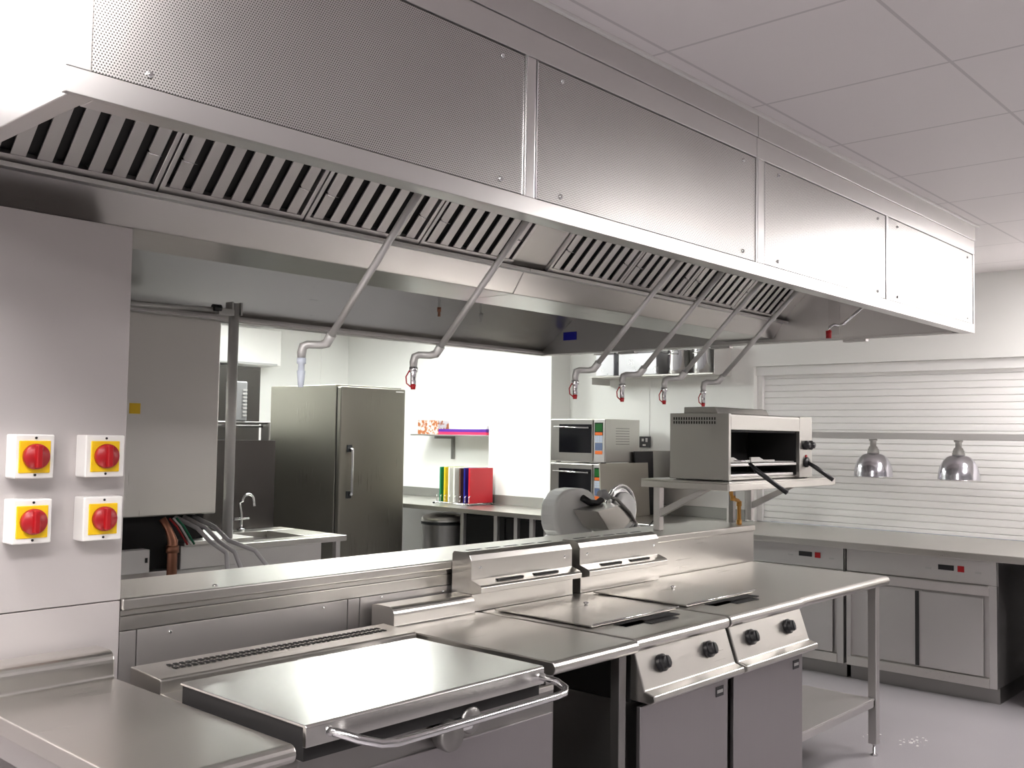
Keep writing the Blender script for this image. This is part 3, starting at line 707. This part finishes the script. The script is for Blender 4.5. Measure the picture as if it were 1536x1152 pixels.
MB().lathe([(.115, 0), (.108, -.015), (0, -.02)], (4.94, 3.53, 1.148), 'y', 30).build('blade_cover', PWHITE, s)
m = MB().prism([(4.53, 1.17), (4.80, 1.20), (4.87, 1.10), (4.74, 1.03), (4.64, 1.06)], 3.42, 3.60, 'y'); m.build('carriage', STEEL, s, .004)
MB().tube([(4.58, 3.42, 1.26), (4.70, 3.41, 1.235), (4.83, 3.41, 1.15), (4.93, 3.42, 1.06)], .010, 10).build('push_arm', DULL, s)
MB().tube([(4.55, 3.42, 1.27), (4.59, 3.42, 1.27), (4.63, 3.42, 1.245)], [.02, .026, .018], 12).build('arm_knob', GREYP, s)
MB().tube([(4.62, 3.60, 1.235), (4.67, 3.58, 1.205), (4.72, 3.57, 1.20), (4.77, 3.57, 1.22)], .020, 10).build('grip', BLACK, s)
MB().tube([(4.86, 3.42, 1.10), (5.02, 3.40, 1.02), (5.10, 3.38, 1.00)], .007, 8).build('rail', CHROME, s)
MB().tube([(5.10, 3.42, 1.09), (5.0, 3.40, 1.05), (4.90, 3.42, 1.02)], .004, 8).build('cable_stay', BLACK, s)
MB().lathe([(.03, 0), (.03, -.03), (.02, -.035)], (4.90, 3.43, 1.05), 'y', 16).build('dial', CHROME, s)
MB().tube([(4.455, 3.50, 1.00), (4.50, 3.44, .985), (4.60, 3.43, .99), (4.68, 3.44, 1.02)], .004, 8).build('power_cord', BLACK, s)
# ------------------------------------------------------------------ fridge, left wall shelf, boards, bin
t = thing('upright_fridge', 'tall single door stainless steel upright fridge', 'fridge', (5.57, 7.0, 0))
box(5.22, 5.95, 6.71, 7.66, .10, 2.0).build('body', FRID, t, .004)
d = box(5.225, 5.945, 6.645, 6.702, .14, 1.985).build('door', FRID, t, .012, 3)
box(5.23, 5.94, 6.70, 6.712, .14, 1.98).build('door_seal', BLACK, t)
h = MB().tube([(5.32, 6.645, 1.46), (5.32, 6.60, 1.455), (5.32, 6.598, 1.44), (5.32, 6.598, 1.09), (5.32, 6.60, 1.075), (5.32, 6.645, 1.07)], .012, 10).build('handle', CHROME, d)
for z in (1.46, 1.07): box(5.295, 5.345, 6.633, 6.646, z-.03, z+.03).build('handle_mount', BLACK, h, .003)
box(5.83, 5.92, 6.642, 6.646, 1.955, 1.965).build('badge', WHITE, d)
for x in (5.28, 5.89):
    for y in (6.76, 7.60): MB().tube([(x, y, 0), (x, y, .10)], .02, 10).build('leg', BLACK, t)
t = thing('bracket_shelf', 'small steel wall shelf above the coloured chopping boards', 'shelf', (7.25, 7.3, 1.585))
box(7.10, 7.396, 6.735, 7.85, 1.572, 1.588).build('shelf_board', SATIN, t, .002)
m = MB().box(7.12, 7.395, 7.47, 7.50, 1.545, 1.572); m.box(7.365, 7.395, 7.47, 7.50, 1.33, 1.545); m.build('bracket', DULL, t)
o = box(7.14, 7.30, 7.47, 7.78, 1.588, 1.735).build('carton', printed('printed_carton'), None, .003)
tag(o, 'white carton printed in orange and brown on the small shelf', 'carton')
o = box(7.12, 7.38, 6.76, 7.44, 1.588, 1.615).build('cutting_sheet', PINK, None, .002); tag(o, 'pinkish red board lying flat at the bottom on the small shelf', 'board', 'boards lying on the small shelf')
o = box(7.12, 7.38, 6.76, 7.44, 1.615, 1.645).build('cutting_sheet', PURP, None, .002); tag(o, 'purple board lying flat on top of the red one', 'board', 'boards lying on the small shelf')
o = box(7.14, 7.26, 6.77, 6.87, 1.645, 1.685).build('small_tub', WHITE, None, .008); tag(o, 'small white tub on the purple board at the shelf end', 'tub')
rk = thing('board_rack', 'low wire rack holding the upright chopping boards', 'rack', (6.9, 6.8, .918))
m = MB()
for y in (6.59, 6.643, 6.71, 6.775, 6.855, 6.915, 6.975, 7.03): m.tube([(6.72, y, .945), (6.72, y, 1.0), (6.74, y, 1.01)], .004, 6); m.tube([(6.70, y, .932), (7.05, y, .932)], .004, 6)
m.tube([(6.71, 6.58, .930), (6.71, 7.07, .930)], .005, 6); m.tube([(7.04, 6.58, .930), (7.04, 7.07, .930)], .005, 6); m.build('wires', CHROME, rk)
m = MB()
for x in (6.71, 7.04):
    for y in (6.59, 7.06): m.box(x-.008, x+.008, y-.008, y+.008, .919, .93)
m.build('feet', BLACK, rk)
for y, c, lb, h in ((7.005, GREEN, 'green', .335), (6.945, YELB, 'yellow', .335), (6.885, WBOARD, 'first white', .335), (6.815, WBOARD, 'second white', .335), (6.735, BROWN, 'brown', .33), (6.675, BLUE, 'blue', .335), (6.61, REDB, 'red', .335)):
    o = box(6.74, 7.06, y-.009, y+.011, .938, .938+h).build('chopping_board', c, None, .003)
    lab = {'first white': 'white chopping board standing next to the yellow one', 'second white': 'white chopping board standing next to the brown one'}.get(lb, lb+' chopping board standing upright in the rack')
    tag(o, lab, 'chopping board', 'coloured chopping boards in the rack')
t = thing('waste_bin', 'round steel waste bin under the bench beside the fridge', 'bin', (6.78, 6.98, 0))
MB().lathe([(0, 0), (.19, 0), (.20, .02), (.215, .74), (.22, .75), (.21, .755)], (6.78, 6.98, 0), 'z', 36).build('body', DULL, t)
MB().lathe([(.222, .745), (.225, .775), (.21, .80), (.10, .825), (0, .83)], (6.78, 6.98, 0), 'z', 36).build('lid', STEEL, t)
MB().lathe([(.223, .722), (.226, .722), (.226, .745), (.223, .745)], (6.78, 6.98, 0), 'z', 36).build('rim_band', BLACK, t)
# ------------------------------------------------------------------ dishwasher, sink area
t = thing('dishwasher', 'pass-through dishwasher with large raised steel hood box and side posts', 'dishwasher', (2.0, 4.3, 0))
box(1.5, 2.60, 4.06, 4.75, .12, .98).build('body', SATIN, t, .004)
box(2.30, 2.655, 4.0, 4.72, 1.085, 1.105).build('deck', STEEL, t, .004)
box(2.30, 2.58, 4.03, 4.70, .98, 1.085).build('deck_frame', SATIN, t, .003)
hb = box(1.45, 2.462, 4.02, 4.66, 1.222, 2.10).build('wash_hood', STEELV, t, .006, 3)
box(2.035, 2.083, 4.0175, 4.0205, 1.663, 1.708).build('yellow_tag', YEL, hb)
box(1.5, 2.50, 4.66, 4.72, .98, 2.15).build('rear_panel', DULL, t)
MB().tube([(2.527, 4.022, 1.105), (2.527, 4.022, 2.185)], .0235, 24).build('post', POSTM, t)
m = MB().box(2.500, 2.508, 3.995, 4.05, 2.13, 2.19); m.box(2.547, 2.555, 3.995, 4.05, 2.13, 2.19); m.build('post_bracket', GALV, t)
MB().tube([(1.7, 4.0, 2.115), (2.43, 4.0, 2.145)], .011, 12).build('lifting_handle', GALV, t)
MB().tube([(2.40, 3.995, 2.152), (2.44, 3.995, 2.153)], .016, 12).build('handle_stop', BLACK, t)
box(2.43, 2.51, 3.99, 4.02, 2.125, 2.155).build('handle_bracket', GALV, t, .003)
box(1.50, 2.46, 4.12, 4.60, .981, 1.215).build('wash_chamber', DARK, t)
box(1.98, 2.14, 4.00, 4.06, .985, 1.085).build('junction_box', WHITE, t, .004)
box(2.118, 2.128, 3.996, 4.001, 1.03, 1.05).build('junction_label', BLACK, t)
for x in (1.56, 2.54):
    for y in (4.12, 4.69): MB().tube([(x, y, 0), (x, y, .12)], .025, 10).build('leg', BLACK, t)
t = thing('copper_pipe', 'bare copper water pipe hanging under the dishwasher hood', 'pipe', (2.22, 3.95, .95))
MB().tube([(2.215, 3.95, .80), (2.215, 3.95, 1.12), (2.20, 3.96, 1.17), (2.18, 3.98, 1.215)], [.022, .022, .016, .016], 14).build('pipe', COPPER, t)
MB().lathe([(.027, -.015), (.027, .015)], (2.215, 3.95, 1.085), 'z', 14).build('fitting', COPPER, t)
for i, (x, m_, lb) in enumerate(((2.235, RED, 'red flat wire'), (2.252, WHITE, 'white flat wire'), (2.268, GREEN, 'green flat wire'))):
    o = MB().tube([(x-.025, 3.975, 1.215), (x+.0, 3.955, 1.18), (x+.045, 3.94, 1.10)], .0045, 8).build('wire', m_)
    tag(o, lb+' hanging beside the copper pipe under the dishwasher', 'wire', 'coloured wires under the dishwasher')
for i, (xa, xm, xb) in enumerate(((2.318, 2.335, 2.300), (2.358, 2.375, 2.385), (2.405, 2.475, 2.54))):
    o = MB().tube([(xa-.03, 4.06, 1.21), (xa-.005, 3.92, 1.17), (xa, 3.82, 1.12), (xm, 3.72, 1.08), ((xm+xb)/2, 3.68, 1.02), (xb, 3.64, .96), (xb, 3.60, .70)], .0095, 10).build('hanging_cable', CABLEM)
    tag(o, ['leftmost grey cable', 'middle grey cable', 'rightmost grey cable, the most bent one,'][i]+' drooping behind the spine', 'cable', 'grey cables behind the spine')
t = thing('sink_unit', 'stainless sink unit with low worktop beside the dishwasher', 'sink', (3.6, 5.7, 0))
m = MB(); x0, x1, y0, y1 = 2.95, 4.29, 5.36, 6.13
m.box(x0, x1, y0, 5.50, .862, .900); m.box(x0, x1, 5.95, y1, .862, .900); m.box(x0, 3.52, 5.50, 5.95, .862, .900); m.box(4.05, x1, 5.50, 5.95, .862, .900)
m.build('worktop', STEEL, t, .004)
m = MB(); m.box(3.52, 4.05, 5.50, 5.95, .66, .67); m.box(3.51, 3.52, 5.50, 5.95, .66, .862); m.box(4.05, 4.06, 5.50, 5.95, .66, .862); m.box(3.52, 4.05, 5.49, 5.50, .66, .862); m.box(3.52, 4.05, 5.95, 5.96, .66, .862)
m.build('basin', SATIN, t)
box(2.97, 4.10, 5.39, 5.41, .15, .862).build('front_panel', SATIN, t, .002)
for x in (2.99, 4.25):
    for y in (5.42, 6.08): legpost(x, y, .862, t)
sb = thing('splash_panel', 'dark reflecting stainless splash panel behind the sink', 'splashback', (3.8, 6.16, 0))
box(2.9, 4.235, 6.14, 6.17, .30, 1.53).build('panel', DARKST, sb, .003)
for x in (2.95, 4.2): box(x-.02, x+.02, 6.145, 6.165, 0, .30).build('post', SATIN, sb)
tp = thing('sink_tap', 'chrome swan neck mixer tap at the sink', 'tap', (3.9, 6.04, .9))
MB().tube([(3.90, 6.04, .90), (3.90, 6.04, 1.02), (3.885, 6.04, 1.10)] + [(3.925+.045*math.cos(PI-PI*i/8), 6.0-.0*i, 1.11+.045*math.sin(PI-PI*i/8)) for i in range(9)] + [(3.97, 5.99, 1.07)], .010, 12).build('spout', CHROME, tp)
MB().tube([(3.84, 6.04, .985), (3.96, 6.04, .985)], .010, 10).build('lever', CHROME, tp)
MB().lathe([(.028, 0), (.028, .012), (.018, .02)], (3.90, 6.04, .90), 'z', 16).build('base', CHROME, tp)
rl = thing('rail_shelf', 'dark tubular rail shelf above the splash panel', 'shelf', (3.9, 6.2, 1.53))
MB().tube([(3.4, 6.2, 1.655), (4.22, 6.2, 1.655)], .009, 8).build('rail', DULL, rl); MB().tube([(3.4, 6.26, 1.63), (4.22, 6.26, 1.63)], .009, 8).build('rail', DULL, rl)
for x in (3.5, 4.2): box(x-.006, x+.006, 6.172, 6.27, 1.50, 1.66).build('bracket', DULL, rl)
t = thing('soap_dispenser', 'grey wall dispenser seen right behind the dishwasher post', 'dispenser', (3.98, 6.30, 1.64))
box(3.90, 4.02, 6.19, 6.29, 1.664, 1.95).build('body', GREYP, t, .01, 3)
m = MB()
for i in range(8): m.box(3.98, 4.015, 6.186, 6.191, 1.70+i*.026, 1.712+i*.026)
m.build('ribs', WHITE, t)
t = thing('water_heater', 'white wall mounted box unit at the far wall behind the post', 'heater', (5.75, 9.1, 2.6))
box(5.2, 6.25, 9.0, YB, 2.29, 2.68).build('casing', WHITE, t, .01, 3)
box(5.25, 6.20, 8.995, 9.001, 2.30, 2.315).build('outlet_grille', GREYP, t)
t = thing('tall_cabinet', 'dark grey tall steel cabinet against the far wall left of the fridge', 'cabinet', (5.3, 9.0, 0))
box(4.7, 5.83, 8.75, YB-.01, .05, 2.25).build('body', DARKST, t, .004)
box(4.72, 5.26, 8.735, 8.75, .08, 2.22).build('door', DARKST, t, .003); box(5.27, 5.81, 8.735, 8.75, .08, 2.22).build('door', DARKST, t, .003)
for x in (4.75, 5.78): box(x-.02, x+.02, 8.8, 9.2, 0, .05).build('foot', BLACK, t)
t = thing('low_cabinet', 'dark steel cabinet row against the far wall behind the sink', 'cabinet', (3.4, 9.0, 0))
box(2.2, 4.62, 8.72, YB-.01, .05, 1.60).build('body', DARKST, t, .004)
for k in range(4): box(2.21+k*.603, 2.80+k*.603, 8.705, 8.72, .08, 1.57).build('door', DARKST, t, .003)
for x in (2.25, 4.57): box(x-.02, x+.02, 8.8, 9.2, 0, .05).build('foot', BLACK, t)
# floor crumbs
m = MB()
for cx, cy, n, r in ((5.36, 2.18, 26, .07), (5.42, 1.98, 30, .09)):
    for i in range(n):
        a = random.random()*6.28; q = r*random.random(); x = cx+q*math.cos(a)*1.3; y = cy+q*math.sin(a)*.7; s_ = random.uniform(.002, .006)
        m.box(x-s_, x+s_, y-s_, y+s_, 0, .0015+s_*.2)
tag(m.build('crumbs', WHITE), 'white plaster crumbs scattered on the grey floor', 'debris', kind='stuff')
# ------------------------------------------------------------------ camera, world, view
R = ((0.66928434, -0.74284669, 0.01540368), (0.04800281, 0.02254237, -0.9985928), (0.74145412, 0.66908194, 0.05074598))
cam = bpy.data.cameras.new('camera'); co = bpy.data.objects.new('camera', cam); C.objects.link(co)
mw = Matrix(((R[0][0], -R[1][0], -R[2][0], 0), (R[0][1], -R[1][1], -R[2][1], 0), (R[0][2], -R[1][2], -R[2][2], 1.6), (0, 0, 0, 1)))
co.matrix_world = mw
cam.sensor_width = 36; cam.lens = 36*1486.3/1536; cam.clip_start = .05; cam.clip_end = 60
bpy.context.scene.camera = co
wd = bpy.data.worlds.new('world'); bpy.context.scene.world = wd; wd.use_nodes = True
wd.node_tree.nodes['Background'].inputs[0].default_value = (.9, .93, 1, 1); wd.node_tree.nodes['Background'].inputs[1].default_value = .3
vs = bpy.context.scene.view_settings
vs.view_transform = 'Standard'; vs.look = 'None'; vs.gamma = 1; vs.use_curve_mapping = False; vs.exposure = 0.52
